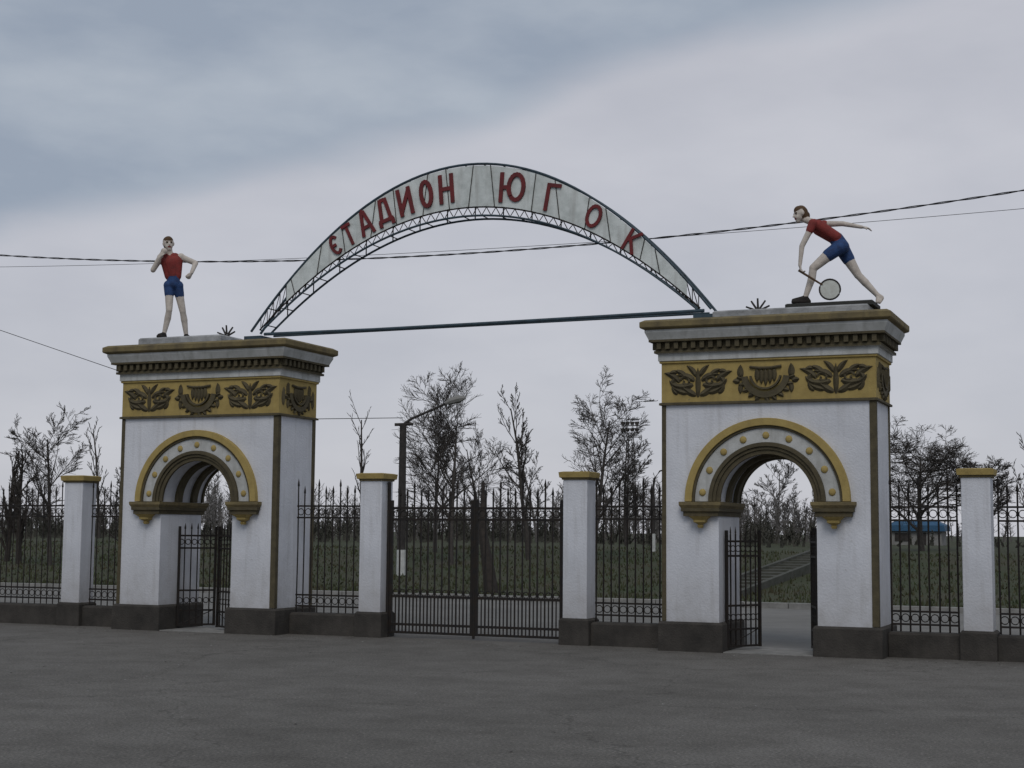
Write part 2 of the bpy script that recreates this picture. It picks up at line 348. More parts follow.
mb=MB(); mb.tube([(-1.44,0,0),(-1.44,0,2.35)],.028,8); mb.tube([(1.435,0,0),(1.435,0,2.35)],.028,8); mb.tube([(0,-.01,0.02),(0,-.01,2.2)],.022,8)
mb.obj('hinge_posts',[M_iron],P)
def wicket(hx,hy,ex,ey,P,name):
    L=math.hypot(ex-hx,ey-hy); mb=MB(); t=.018; h=1.50
    mb.box(0,2*t,-t,t,.05,h+.15); mb.box(L-2*t,L,-t,t,.05,h+.15)
    for z in (.07,.30,.62,1.30,h): mb.box(2*t,L-2*t,-.014,.014,z-.014,z+.014)
    n=max(4,round(L/.10))
    for i in range(1,n):
        x=L*i/n; mb.box(x-.008,x+.008,-.008,.008,.07,h+.10); spear(mb,x,h+.10,0,.8)
    for i in range(n): circle_ring(mb,L*(i+.5)/n,1.40,.042); circle_ring(mb,L*(i+.5)/n,.46,.042)
    mb.tube([(2*t,0,.07),(L-2*t,0,.30)],.007,4)
    o=mb.obj(name,[M_iron],P); o.location=(hx,hy,0); o.rotation_euler=(0,0,math.atan2(ey-hy,ex-hx))
P=empty('iron_wicket_gate'); wicket(-2.09,.20,-1.74,.76,P,'leaf_a'); wicket(-.83,.20,-1.03,.80,P,'leaf_b')
P=empty('iron_wicket_gate'); wicket(-11.20,.40,-10.80,.90,P,'leaf_a'); wicket(-9.98,.20,-10.50,.50,P,'leaf_b')

# ------------------------------------------------------------------ arch sign
AX=-6.14; AY=.56
P=empty('arch_sign',(AX,AY,4.72))
zo=lambda x:.05+2.41*(1-(x/3.8)**2)
zm=lambda x:.05+1.74*(1-(x/3.66)**2)
zi=lambda x:.05+1.61*(1-(x/3.60)**2)
def curve(f,lim,y,n=48): return [(lim*(-1+2*i/n),y,f(lim*(-1+2*i/n))) for i in range(n+1)]
mb=MB()
for y in (-.14,.14):
    mb.tube(curve(zo,3.8,y),.020,6,0); mb.tube(curve(zi,3.60,y),.017,6,0)
mb.tube(curve(zm,3.64,-.14),.012,5,1)
n=46
for i in range(n):
    x=-3.5+7*i/(n-1); xn=-3.5+7*min(i+1,n-1)/(n-1)
    xm=(x+xn)/2
    mb.tube([(x,-.14,zi(x)),(xm,-.14,max(zm(xm),zi(xm)))],.007,4,1); mb.tube([(xm,-.14,max(zm(xm),zi(xm))),(xn,-.14,zi(xn))],.007,4,1)
    if i%2==0:
        mb.tube([(x,-.14,zi(x)),(x,.14,zi(x))],.009,4,1); mb.tube([(x,-.14,zo(x)),(x,.14,zo(x))],.009,4,1)
for sg in (-1,1):
    st=2.7 if sg<0 else 3.25; k=8 if sg<0 else 4; xs=[st+(3.62-st)*i/k for i in range(k+1)]
    for i in range(k):
        a=(sg*xs[i],-.14,zo(xs[i])); b=(sg*xs[i+1],-.14,zi(min(3.59,xs[i+1])))
        mb.tube([a,b],.007,4,1); mb.tube([b,(sg*xs[i+1],-.14,zo(xs[i+1]))],.007,4,1)
for i in range(15):
    x=-3.3+6.6*i/14; mb.tube([(x,.14,zi(x)),(x,.14,zo(x))],.011,4,1)
mb.obj('truss',[M_teal,M_iron],P)
mb=MB(); n=60
for i in range(n):
    xa=-3.15+6.6*i/n; xb=-3.15+6.6*(i+1)/n; g=.03
    za0,za1=zm(xa)+.012,zo(xa)-g; zb0,zb1=zm(xb)+.012,zo(xb)-g
    vs=[(xa,-.15,za0),(xb,-.15,zb0),(xb,-.15,zb1),(xa,-.15,za1),(xa,-.143,za0),(xb,-.143,zb0),(xb,-.143,zb1),(xa,-.143,za1)]
    mb.add(vs,[(0,1,2,3),(7,6,5,4),(0,4,5,1),(3,2,6,7)])
mb.obj('panel',[M_panel],P,fix=False)
mb=MB()
for i,x in enumerate([-3.0,-2.60,-2.1,-1.65,-1.2,-.75,-.30,.02,.45,1.05,1.5,1.9,2.3,2.75,3.05]):
    lean=.12*(1 if i%2 else -1)
    mb.tube([(x,-.158,zm(x)+.01),(x+lean*.6,-.158,zo(x+lean*.6)-.02)],.007,4)
mb.obj('panel_battens',[M_pole],P)
def arcp(cx,cy,rx,ry,a0,a1,n=12): return [(cx+rx*math.cos(math.radians(a0+(a1-a0)*i/n)),cy+ry*math.sin(math.radians(a0+(a1-a0)*i/n))) for i in range(n+1)]
GL={'С':[arcp(.30,.5,.25,.43,50,310,14),[(.10,.5),(.34,.5)]],
 'Т':[[(.02,.93),(.58,.93)],[(.30,.93),(.30,.0)]],
 'А':[[(.02,0),(.27,1)],[(.27,1),(.36,1)],[(.36,1),(.62,0)],[(.12,.33),(.52,.33)]],
 'Д':[[(.12,.16),(.26,1)],[(.26,.95),(.48,.95)],[(.50,1),(.56,.16)],[(.0,.16),(.68,.16)],[(.05,.16),(.05,-.06)],[(.63,.16),(.63,-.06)]],
 'И':[[(.07,0),(.07,1)],[(.55,0),(.55,1)],[(.07,.12),(.55,.9)]],
 'О':[arcp(.32,.5,.25,.42,0,360,20)],
 'Н':[[(.07,0),(.07,1)],[(.55,0),(.55,1)],[(.07,.5),(.55,.5)]],
 'Ю':[[(.07,0),(.07,1)],[(.07,.5),(.36,.5)],arcp(.62,.5,.27,.42,0,360,20)],
 'Г':[[(.08,0),(.08,1)],[(.08,.93),(.55,.93)]],
 'К':[[(.08,0),(.08,1)],[(.10,.45),(.52,1)],[(.20,.55),(.56,0)]]}
mb=MB(); cnt=0
def letter(ch,xc,h,wf=1.0,th=.14,rot=1.0):
    global cnt
    e=.01; f=lambda x:(zo(x)*.5+zm(x)*.5); sl=math.atan((f(xc+e)-f(xc-e))/(2*e))*rot
    wmax=max(p[0] for s in GL[ch] for p in s)+.05
    for st in GL[ch]:
        for k in range(len(st)-1):
            (ax,ay),(bx,by)=st[k],st[k+1]; dx,dy=(bx-ax)*wf,by-ay; L=math.hypot(dx,dy); ux,uy=dx/L,dy/L; nx,ny=-uy*th/2,ux*th/2
            ex=.04 if len(st)>2 else 0
            cnt+=1; y0=-.150-.003; y1=-.172-.0007*(cnt%17)
            q=[]
            for (px,py) in ((ax*wf-ux*ex+nx,ay-uy*ex+ny),(ax*wf-ux*ex-nx,ay-uy*ex-ny),(bx*wf+ux*ex-nx,by+uy*ex-ny),(bx*wf+ux*ex+nx,by+uy*ex+ny)):
                lx=(px-wmax*wf/2)*h; lz=(py-.5)*h
                q.append((xc+lx*math.cos(sl)-lz*math.sin(sl), f(xc)+lx*math.sin(sl)+lz*math.cos(sl)))
            vs=[(a,y1,b) for a,b in q]+[(a,y0,b) for a,b in q]
            mb.add(vs,[(0,1,2,3),(7,6,5,4),(0,4,5,1),(1,5,6,2),(2,6,7,3),(3,7,4,0)])
for ch,u,h,wf,rt in [('С',-8.42,.33,.9,.85),('Т',-8.17,.36,.8,.85),('А',-7.88,.40,.85,.8),('Д',-7.55,.42,.9,.8),('И',-7.20,.44,.88,.8),('О',-6.84,.46,.74,.8),('Н',-6.50,.46,.86,.8),
               ('Ю',-5.40,.46,.96,.3),('Г',-4.74,.42,1.0,.45),('О',-4.10,.36,1.1,.7),('К',-3.50,.34,1.1,.85)]:
    letter(ch,u-AX,h,wf,.135,rt)
mb.obj('letters',[M_letter],P)
mb=MB(); mb.tube([(-3.55,-.14,.0),(-1.6,-.14,-.012),(.5,-.14,.0),(3.7,-.14,.03)],.025,8,0)
mb.tube([(-3.55,.14,.0),(3.7,.14,.03)],.016,8,0)
for sg in (-1,1): mb.box(sg*3.72-.16,sg*3.72+.16,-.22,.22,-.125,-.03,0)
mb.obj('tie_bar',[M_teal],P)

# ------------------------------------------------------------------ statues
def caps_mesh(caps):
    mb=MB()
    for (p,q,r0,r1,mi) in caps:
        p=Vector(p);q=Vector(q)
        mb.sphere(p,r0,0,nu=14,nv=8); mb.sphere(q,r1,0,nu=14,nv=8)
        if (q-p).length>1e-4: mb.tube([p,q],[r0,r1],14,0)
    return mb
def statue(name,caps,mats,vox=.010,parent=None):
    mb=caps_mesh(caps); o=mb.obj(name+'_src',[],None)
    md=o.modifiers.new('r','REMESH'); md.mode='VOXEL'; md.voxel_size=vox; md.use_smooth_shade=True
    sm=o.modifiers.new('s','SMOOTH'); sm.iterations=3; sm.factor=.5
    dg=bpy.context.evaluated_depsgraph_get(); ev=o.evaluated_get(dg); me=bpy.data.meshes.new_from_object(ev)
    bpy.data.objects.remove(o)
    n=len(me.polygons); c=np.zeros(n*3); me.polygons.foreach_get('center',c); c=c.reshape(-1,3)
    best=np.full(n,1e9); mi=np.zeros(n,int)
    for (p,q,r0,r1,m) in caps:
        p=np.array(p,float);q=np.array(q,float); d=q-p; L2=max((d*d).sum(),1e-9)
        t=np.clip(((c-p)@d)/L2,0,1); dist=np.linalg.norm(c-(p+t[:,None]*d),axis=1)-(r0+(r1-r0)*t)
        k=dist<best; best[k]=dist[k]; mi[k]=m
    for m in mats: me.materials.append(m)
    me.polygons.foreach_set('material_index',mi); me.polygons.foreach_set('use_smooth',[True]*n)
    o=bpy.data.objects.new(name,me); sc.collection.objects.link(o); o.parent=parent; return o
S,RD,BL,HR,DK=0,1,2,3,4
SM=[M_skin,M_red,M_blue,M_hair,M_dark]
def head(c,fwd,up=(0,0,1),s=1.0,bun=False):
    c=Vector(c); f=Vector(fwd).normalized(); u=Vector(up); u=(u-f*u.dot(f)).normalized(); r=f.cross(u)
    L=[]
    P=lambda a,b,d: tuple(c+(f*a+r*b+u*d)*s)
    L.append((P(-.015,0,.025),P(-.02,0,.03),.088*s,.088*s,S))
    L.append((P(.02,0,-.03),P(.035,0,-.085),.066*s,.036*s,S))
    L.append((P(.085,0,.005),P(.108,0,-.025),.010*s,.014*s,S))
    for k in (-1,1):
        L.append((P(-.01,k*.083,-.01),P(-.015,k*.086,.02),.014*s,.017*s,S))
        L.append((P(.070,k*.032,.012),P(.070,k*.036,.012),.0095*s,.0095*s,DK))
        L.append((P(.074,k*.022,.030),P(.068,k*.05,.032),.007*s,.006*s,HR))
    L.append((P(.073,-.016,-.058),P(.073,.016,-.058),.008*s,.008*s,RD))
    L.append((P(-.035,0,.055),P(.0,0,.066),.090*s,.074*s,HR)); L.append((P(-.05,0,.0),P(-.05,0,.04),.082*s,.088*s,HR))
    if bun: L.append((P(-.12,0,.0),P(-.13,0,-.02),.045*s,.038*s,HR))
    return L
def hand(wrist,d,pn,curl=.6,s=1.0,mi=S):
    w=Vector(wrist); d=Vector(d).normalized(); pn=Vector(pn); pn=(pn-d*pn.dot(d)).normalized(); r=d.cross(pn)
    L=[]; 
    for k in (-1,0,1): L.append((tuple(w+r*.012*k*s),tuple(w+(d*.075+r*.026*k)*s),.018*s,.015*s,mi))
    for i,(off,ln) in enumerate(((-.036,.062),(-.012,.074),(.012,.070),(.036,.056))):
        b=w+(d*.085+r*off)*s; L1=ln*.5*s; a=curl
        d1=d*math.cos(a)+pn*math.sin(a); k1=b+d1*L1; d2=d*math.cos(2*a)+pn*math.sin(2*a); k2=k1+d2*ln*.35*s
        d3=d*math.cos(2.7*a)+pn*math.sin(2.7*a); k3=k2+d3*ln*.25*s
        L+= [(tuple(b),tuple(k1),.0100*s,.0095*s,mi),(tuple(k1),tuple(k2),.0095*s,.009*s,mi),(tuple(k2),tuple(k3),.009*s,.008*s,mi)]
    tb=w+(d*.025-r*.03)*s; t1=tb+(d*.03-r*.02+pn*.015)*s; t2=t1+(d*.028+pn*.02)*s
    L+=[(tuple(tb),tuple(t1),.015*s,.012*s,mi),(tuple(t1),tuple(t2),.012*s,.010*s,mi)]
    return L
def foot(ank,toe,mi=DK):
    a=Vector(ank);t=Vector(toe); d=Vector((t.x-a.x,t.y-a.y,0)).normalized(); r=Vector((-d.y,d.x,0))
    heel=Vector((a.x,a.y,0.036))-d*.045
    return [(tuple(a),tuple(heel),.042,.036,mi),(tuple(a),tuple(t+Vector((0,0,.018))),.04,.03,mi),(tuple(heel),tuple(t+r*.018),.034,.030,mi),(tuple(heel),tuple(t-r*.018),.034,.030,mi)]
# shot putter
c=[]
c+=[((-.125,-.01,.90),(.03,.01,.90),.086,.086,BL),((-.045,.0,.93),(-.055,0,1.04),.112,.098,BL)]
c+=[((-.12,0,1.06),(-.18,0,1.30),.078,.092,RD),((.0,0,1.06),(.0,0,1.32),.078,.092,RD),((-.06,-.01,1.08),(-.10,-.02,1.28),.095,.12,RD),((-.06,.02,1.08),(-.10,.03,1.30),.095,.11,RD)]
c+=[((-.20,0,1.385),(-.03,0,1.395),.055,.055,RD),((-.26,0,1.37),(-.27,0,1.365),.062,.062,S),((.055,0,1.38),(.06,0,1.385),.062,.062,S)]
c+=[((-.12,.0,1.40),(-.135,-.01,1.50),.055,.052,S)]
c+=head((-.145,-.015,1.585),(.25,-1,.05),(-.08,0,1))
c+=[((-.27,0,1.365),(-.38,-.06,1.14),.056,.044,S),((-.38,-.06,1.14),(-.275,-.14,1.33),.044,.032,S)]
c+=hand((-.275,-.14,1.33),(.25,.05,.9),(.7,.5,-.1),.45)
c+=[((-.205,-.115,1.45),(-.205,-.115,1.4501),.056,.056,S)]
c+=[((.06,0,1.38),(.30,.02,1.29),.056,.044,S),((.30,.02,1.29),(.25,-.12,1.10),.044,.031,S)]
c+=hand((.25,-.12,1.10),(-.3,-.3,-.8),(-.8,.3,.2),.85)
c+=[((-.12,0,.88),(-.11,-.02,.75),.088,.079,BL),((.025,.02,.88),(.05,.04,.75),.088,.079,BL)]
c+=[((-.11,-.02,.74),(-.10,-.06,.48),.072,.054,S),((-.10,-.06,.48),(-.125,-.01,.34),.050,.056,S),((-.125,-.01,.34),(-.18,.02,.09),.054,.035,S)]
c+=[((.05,.04,.74),(.11,.05,.48),.072,.054,S),((.11,.05,.48),(.135,.10,.34),.050,.056,S),((.135,.10,.34),(.17,.15,.09),.054,.035,S)]
c+=foot((-.18,.02,.085),(-.24,-.15,.03)); c+=foot((.17,.15,.085),(.22,-.02,.03))
P1=empty('shot_putter_statue'); statue('body',c,SM,parent=P1)
P1.location=(-11.46,.50,4.715); P1.rotation_euler=(0,0,math.radians(30)); P1.scale=(1.0,1.0,1.0)
# tennis player
c=[]
c+=[((.10,-.07,.80),(.10,.07,.80),.10,.10,BL),((.10,0,.80),(.03,0,.92),.11,.10,BL)]
c+=[((.02,-.05,.94),(-.22,-.09,1.10),.080,.085,RD),((.02,.05,.94),(-.22,.09,1.12),.080,.085,RD),((.0,0,.94),(-.20,0,1.08),.09,.105,RD),((-.20,-.05,1.04),(-.20,-.05,1.041),.07,.07,RD)]
c+=[((-.27,-.12,1.13),(-.26,.13,1.15),.06,.06,RD)]
c+=[((-.28,0,1.16),(-.40,0,1.21),.052,.047,S)]
c+=head((-.47,-.015,1.27),(-.9,-.45,-.12),(-.25,0,1),.95,bun=True)
c+=[((-.29,-.16,1.12),(-.33,-.17,1.02),.062,.056,RD),((-.33,-.17,1.02),(-.44,-.18,.80),.046,.038,S),((-.44,-.18,.80),(-.47,-.20,.53),.038,.026,S)]
c+=hand((-.47,-.20,.53),(.15,0,-1),(.9,.1,.2),.85,.95)
c+=[((-.25,.16,1.15),(-.13,.17,1.17),.062,.056,RD),((-.13,.17,1.17),(.12,.18,1.17),.046,.038,S),((.12,.18,1.17),(.38,.16,1.11),.038,.026,S)]
c+=hand((.38,.16,1.11),(1,-.05,-.2),(0,0,-1),.3,.95)
c+=[((.06,-.09,.78),(-.08,-.10,.68),.10,.09,BL),((.13,.09,.76),(.19,.085,.65),.10,.09,BL)]
c+=[((-.08,-.10,.68),(-.29,-.11,.50),.082,.058,S),((-.29,-.11,.50),(-.31,-.10,.36),.054,.056,S),((-.31,-.10,.36),(-.40,-.11,.10),.055,.035,S)]
c+=[((.19,.085,.65),(.32,.08,.42),.082,.056,S),((.32,.08,.42),(.42,.08,.31),.053,.055,S),((.42,.08,.31),(.58,.08,.13),.053,.035,S)]
c+=foot((-.40,-.11,.085),(-.56,-.15,.03),DK); 
c+=[((.58,.08,.13),(.63,.08,.10),.038,.034,S),((.63,.08,.09),(.60,.05,.035),.034,.028,S),((.59,.08,.12),(.57,.03,.034),.034,.026,S)]
P2=empty('tennis_player_statue'); statue('body',c,SM,parent=P2)
mb=MB()
mb.tube([(-.49,-.205,.46),(-.40,-.205,.40),(-.17,-.20,.25)],[.017,.016,.013],8,0)
mb.tube([(-.07+.14*math.cos(a*math.pi/12),-.20,.185+.14*math.sin(a*math.pi/12)) for a in range(25)],.013,6,1)
n=24; vs=[(-.07,-.207,.185),(-.07,-.193,.185)]; fs=[]
for k in range(n):
    a=2*math.pi*k/n; vs+=[(-.07+.13*math.cos(a),-.204,.185+.13*math.sin(a)),(-.07+.13*math.cos(a),-.196,.185+.13*math.sin(a))]
for k in range(n):
    i=2+2*k; j=2+2*((k+1)%n); fs+=[(0,i,j),(1,j+1,i+1)]
mb.add(vs,fs,2)
mb.obj('racket',[M_hair,M_pole,M_string],P2)
P2.location=(-.62,.56,4.76); P2.rotation_euler=(0,0,math.radians(12))

# ------------------------------------------------------------------ ground
def gz(u,v):
    if v<12.9: return -.03
    b=.09+ .92*min(1,max(0,(v-14)/17))**1.2
    if v>31: b+=.004*min(v-31,60)
    return b+.05*math.sin(u*.31+v*.2)*min(1,max(0,(v-14)/6))*(1 if v<200 else 0)
us=[-1800,-700,-300,-160,-110]+[ -90+2*i for i in range(76)]+[70,100,160,300,700,1800]
vsn=[-1500,-400,-100,-60,0,6,12.89,12.90]+[13.5+1.2*i for i in range(20)]+[40,46,54,64,80,100,140,200,400,900,2500]
mb=MB(); V=[];nu=len(us)
for v in vsn:
    for u in us: V.append((u,v,gz(u,v)))
F=[(j*nu+i,j*nu+i+1,(j+1)*nu+i+1,(j+1)*nu+i) for j in range(len(vsn)-1) for i in range(nu-1)]
mb.add(V,F); mb.obj('ground',[M_grass],smooth=False)
mb=MB(); mb.add([(-90,-70,0),(70,-70,0),(70,1.2,0),(-90,1.2,0)],[(0,1,2,3)]); mb.obj('asphalt_forecourt',[M_asph])
mb=MB(); mb.add([(-90,1.2,.0),(70,1.2,.0),(70,12.7,.0),(-90,12.7,.0)],[(0,1,2,3)]); mb.obj('path',[M_path])
mb=MB()
for i in range(160): mb.box(-90+i,-90+i+.985,12.7,12.86,-.03,.12+random.uniform(0,.012))
mb.obj('kerb',[M_conc],bevel=.01)
P=empty('concrete_stairs',(-6.2,14,0)); mb=MB(); ns=16
for i in range(ns):
    mb.box(-.45,.45,i*.9,(i+1)*.9+.05,-.05,.11+.058*(i+1)+.0005*i)
mb.obj('steps',[M_step],P)
mb=MB()
for sx in (-.58,.453):
    vs=[(sx,-.2,-.05),(sx+.127,-.2,-.05),(sx+.127,14.6,-.05),(sx,14.6,-.05),(sx,-.2,.20),(sx+.127,-.2,.20),(sx+.127,14.6,1.14),(sx,14.6,1.14)]
    mb.add(vs,[(0,3,2,1),(4,5,6,7),(0,1,5,4),(1,2,6,5),(2,3,7,6),(3,0,4,7)])
mb.obj('side_walls',[M_step],P)
mb=MB()
for i in range(26000):
    u=random.uniform(-48,14); v=12.9+random.random()**1.3*19
    if abs(u+6.2)<.65 and v>13.7: continue
    z=gz(u,v); a=random.uniform(0,6.28); h=random.uniform(.04,.12)*(1+.8*max(0,math.sin(u*.9)*math.sin(v*1.3))); w2=random.uniform(.015,.04)
    mb.add([(u-w2*math.cos(a),v-w2*math.sin(a),z-.01),(u+w2*math.cos(a),v+w2*math.sin(a),z-.01),(u+random.uniform(-.05,.05),v+random.uniform(-.05,.05),z+h)],[(0,1,2)])
mb.obj('grass',[M_leafg],fix=False)
mb=MB()
for i in range(420):
    u=random.uniform(-20,6); v=random.choice([-.12-abs(random.gauss(0,.25)),random.uniform(-11,-.2)]); a=random.uniform(0,6.28); r=random.uniform(.007,.02)
    mb.add([(u+r*math.cos(a),v+r*math.sin(a),.003),(u+r*math.cos(a+2),v+r*math.sin(a+2),.004),(u+r*math.cos(a+4),v+r*math.sin(a+4),.012)],[(0,1,2)])
mb.obj('leaf_litter',[M_conc],fix=False)

# ------------------------------------------------------------------ trees
def tree(name,loc,h,spread=.5,tr=.12,seed=1,m=M_bark,levels=4,up=.25,first=.25,rmin=.006,ang=38,kids=4,top=1.0,k0=5,trunkf=.86):
    rnd=random.Random(seed); mb=MB()
    def br(p,d,L,r,lv):
        n=5 if lv>2 else 3; pts=[p]; rs=[r]; q=Vector(p); dd=Vector(d); wob=.055 if lv==levels else .09
        for i in range(n):
            dd=(dd+Vector((rnd.gauss(0,wob),rnd.gauss(0,wob),rnd.gauss(0,.04)+up*.14*(0 if lv==levels else 1)))).normalized()
            q=q+dd*L/n; pts.append(q.copy()); rs.append(max(rmin*.6,r*(1-.78*(i+1)/n)))
        mb.tube(pts,rs,6 if lv>=levels-1 else 3,0,cap=False)
        if lv<=0: return
        nk=kids+(k0 if lv==levels else 0)+rnd.randint(0,1)
        for k in range(nk):
            f=first if lv==levels else .15
            t=f+(1-f)*(k+rnd.random()*.8)/nk; t=min(t,.98)
            s=t*n; i=min(int(s),n-1); bp=pts[i].lerp(pts[i+1],s-i); rr=(rs[i]+(rs[i+1]-rs[i])*(s-i))
            ax=(pts[i+1]-pts[i]).normalized(); a=rnd.uniform(0,6.283); e=Vector((math.cos(a),math.sin(a),0)); e=(e-ax*e.dot(ax)).normalized()
            an=math.radians(rnd.gauss(ang,9)); nd=(ax*math.cos(an)+e*math.sin(an)); 
            br(bp,nd,L*(spread+rnd.uniform(-.08,.08))*(1.2-.55*t),max(rmin,rr*.55),lv-1)
    br(Vector((0,0,-.1)),Vector((rnd.gauss(0,.03),rnd.gauss(0,.03),1)).normalized(),h*trunkf,tr,levels)
    o=mb.obj(name,[m],fix=False); o.location=(loc[0],loc[1],gz(*loc)); return o
tree('bare_tree',(-17.35,24),5.5,.53,.095,3,M_bark2,4,.5,.25,.0085,42,6)
tree('bare_tree',(-15.5,26),5.9,.32,.085,5,M_bark2,4,.8,.25,.0085,32,6)
tree('bare_tree',(-12.95,25),5.4,.48,.095,8,M_bark2,4,.4,.28,.0085,44,6)
tree('bare_tree',(-15.5,14.6),5.2,.22,.07,11,M_bark,3,.8,.5,.007,26,6)
tree('bare_tree',(-29.9,20),4.9,.46,.09,13,M_bark2,4,.5,.25,.0085,42,6)
tree('bare_tree',(-27.8,21),3.6,.42,.07,14,M_bark2,4,.5,.25,.0085,40,5)
tree('bare_tree',(-47.4,45),6.8,.28,.10,17,M_bark2,4,.9,.2,.012,28,6)
tree('bare_tree',(-4.6,38),4.1,.60,.13,19,M_bark2,4,.2,.22,.010,52,7)
tree('bare_tree',(-3.0,43),3.4,.52,.10,23,M_bark2,4,.3,.2,.011,45,6)
tree('bare_tree',(-.6,34),4.6,.28,.06,29,M_bark2,4,.8,.25,.009,30,6)
tree('bare_tree',(-20.3,29),4.6,.42,.08,31,M_bark2,4,.6,.25,.009,36,6)
tree('bare_tree',(-22.5,38),4.8,.45,.08,33,M_bark2,4,.6,.25,.010,38,5)
tree('bare_tree',(-16.8,40),4.6,.45,.08,35,M_bark2,4,.6,.25,.010,38,5)
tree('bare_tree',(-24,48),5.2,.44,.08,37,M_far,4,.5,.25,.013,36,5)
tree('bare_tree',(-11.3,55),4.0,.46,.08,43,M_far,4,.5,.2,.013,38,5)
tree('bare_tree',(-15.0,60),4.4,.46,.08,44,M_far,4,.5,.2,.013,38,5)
tree('pollarded_tree',(-11.75,14.4),3.3,.12,.19,53,M_bark,3,.9,.4,.012,20,4)
tree('poplar_tree',(-31.6,20.5),4.2,.28,.11,61,M_bark,4,1.0,.10,.011,20,7,k0=16)
tree('poplar_tree',(-33.0,21.5),3.9,.28,.11,67,M_bark,4,1.0,.10,.011,20,7,k0=16)

def thicket(name,n,u0,u1,v0,v1,h0,h1,seed,m,tw=34,wd=.03):
    rnd=random.Random(seed); mb=MB()
    for i in range(n):
        u=rnd.uniform(u0,u1); v=rnd.uniform(v0,v1)
        h=rnd.uniform(h0,h1)*(.8+.25*math.sin(u*.23+seed)+.15*math.sin(u*.71)); z=gz(u,v)
        def tri(p,q,w_):
            d=(q-p).normalized(); e=Vector((.92,.39,0)); e=(e-d*e.dot(d)).normalized()*w_
            mb.add([p-e,p+e,q],[(0,1,2)])
        b=Vector((u,v,z)); top=b+Vector((rnd.gauss(0,.2),0,h)); tri(b,top,wd*1.8)
        for k in range(tw):
            t=rnd.uniform(.12,.95); p=b.lerp(top,t); L=h*(1-t*.65)*rnd.uniform(.2,.42)
            d=Vector((rnd.gauss(0,.6),rnd.gauss(0,.6),rnd.uniform(.3,1.1))).normalized(); q=p+d*L; tri(p,q,wd*.7)
            for j in range(3):
                s=p.lerp(q,rnd.uniform(.25,.9)); d2=(d+Vector((rnd.gauss(0,.6),rnd.gauss(0,.6),rnd.uniform(-.1,.7)))).normalized(); tri(s,s+d2*L*.5,wd*.45)
    return mb.obj(name,[m],fix=False)
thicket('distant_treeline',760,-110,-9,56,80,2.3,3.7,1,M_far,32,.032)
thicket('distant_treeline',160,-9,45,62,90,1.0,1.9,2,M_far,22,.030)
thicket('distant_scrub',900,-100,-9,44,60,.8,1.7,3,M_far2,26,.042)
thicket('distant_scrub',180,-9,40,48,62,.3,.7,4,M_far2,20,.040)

# ------------------------------------------------------------------ lamps, mast, kiosk, wires
P=empty('street_lamp',(-17.1,20,gz(-17.1,20)))
mb=MB(); mb.tube([(0,0,-.1),(0,0,2.4),(0,0,4.45)],[.13,.115,.10],10,0); mb.tube([(0,0,-.05),(0,0,.75)],[.136,.133],10,1,cap=False)
mb.obj('pole',[M_pole,M_wh],P)
mb=MB(); dx,dy=.93,.36
mb.tube([(0,0,4.3),(0,0,4.44),(.25*dx,.25*dy,4.62),(.7*dx,.7*dy,4.82),(1.35*dx,1.35*dy,5.12)],[.05,.045,.04,.035,.035],8)
mb.tube([(-.25*dx,-.25*dy,4.44),(.3*dx,.3*dy,4.46)],.05,6)
mb.obj('arm',[M_pole],P)
mb=MB(); mb.tube([(1.25*dx,1.25*dy,5.08),(1.4*dx,1.4*dy,5.15),(1.65*dx,1.65*dy,5.22),(1.85*dx,1.85*dy,5.26)],[.05,.10,.12,.04],8); mb.obj('lamp_head',[M_conc],P)
P=empty('street_lamp',(-12.5,30,gz(-12.5,30)))
mb=MB(); mb.tube([(0,0,-.1),(0,0,2.2)],[.07,.05],8,0); mb.tube([(0,0,2.2),(.05,0,2.5),(.22,.05,2.75),(.42,.1,2.8)],[.045,.035,.03,.03],6,0); mb.tube([(0,0,-.05),(0,0,.6)],[.078,.074],8,1,cap=False)
mb.sphere((.45,.1,2.76),.10,0,1.6,1,.6); mb.obj('pole',[M_pole,M_wh],P)
P=empty('floodlight_mast',(-33.2,90,gz(-33.2,90))); mb=MB(); H=7.9
for sx,sy in ((-1,-1),(1,-1),(1,1),(-1,1)): mb.tube([(sx*.45,sy*.45,0),(sx*.18,sy*.18,H)],.035,4)
for i in range(12):
    z0=H*i/12; z1=H*(i+1)/12; a=.45-.27*i/12; b=.45-.27*(i+1)/12
    for (p,q) in (((-a,-a,z0),(b,-b,z1)),((a,-a,z0),(-b,-b,z1)),((a,-a,z0),(b,b,z1)),((-a,a,z0),(b,b,z1)),((-a,-a,z0),(-b,b,z1))): mb.tube([p,q],.02,4)
mb.obj('lattice',[M_bark2],P)
mb=MB()
for z in (H,H+.55): mb.box(-.7,.7,-.1,.1,z-.03,z+.03)
for i in range(4):
    for z in (H+.1,H+.6): x=-.55+.37*i; mb.loft((x-.10,x+.10,-.22,.0),[(0,z),(.04,z+.24)],[0])
mb.obj('floodlights',[M_bark2],P)
P=empty('blue_roofed_kiosk',(-7.8,60,gz(-7.8,60)-.15)); mb=MB()
mb.box(-1.3,1.3,-1,1,0,.85,0); mb.obj('walls',[M_conc],P)
mb=MB(); mb.loft((-1.3,1.3,-1,1),[(.05,.853),(.18,.86),(.16,1.15),(-.4,1.42)],[0,0,0]); mb.obj('roof',[M_bluep],P)
mb=MB(); mb.box(-1.0,-.2,-1.03,-1.002,.35,.75); mb.box(.1,.55,-1.03,-1.002,.02,.78); mb.obj('window_and_door',[M_pole],P)
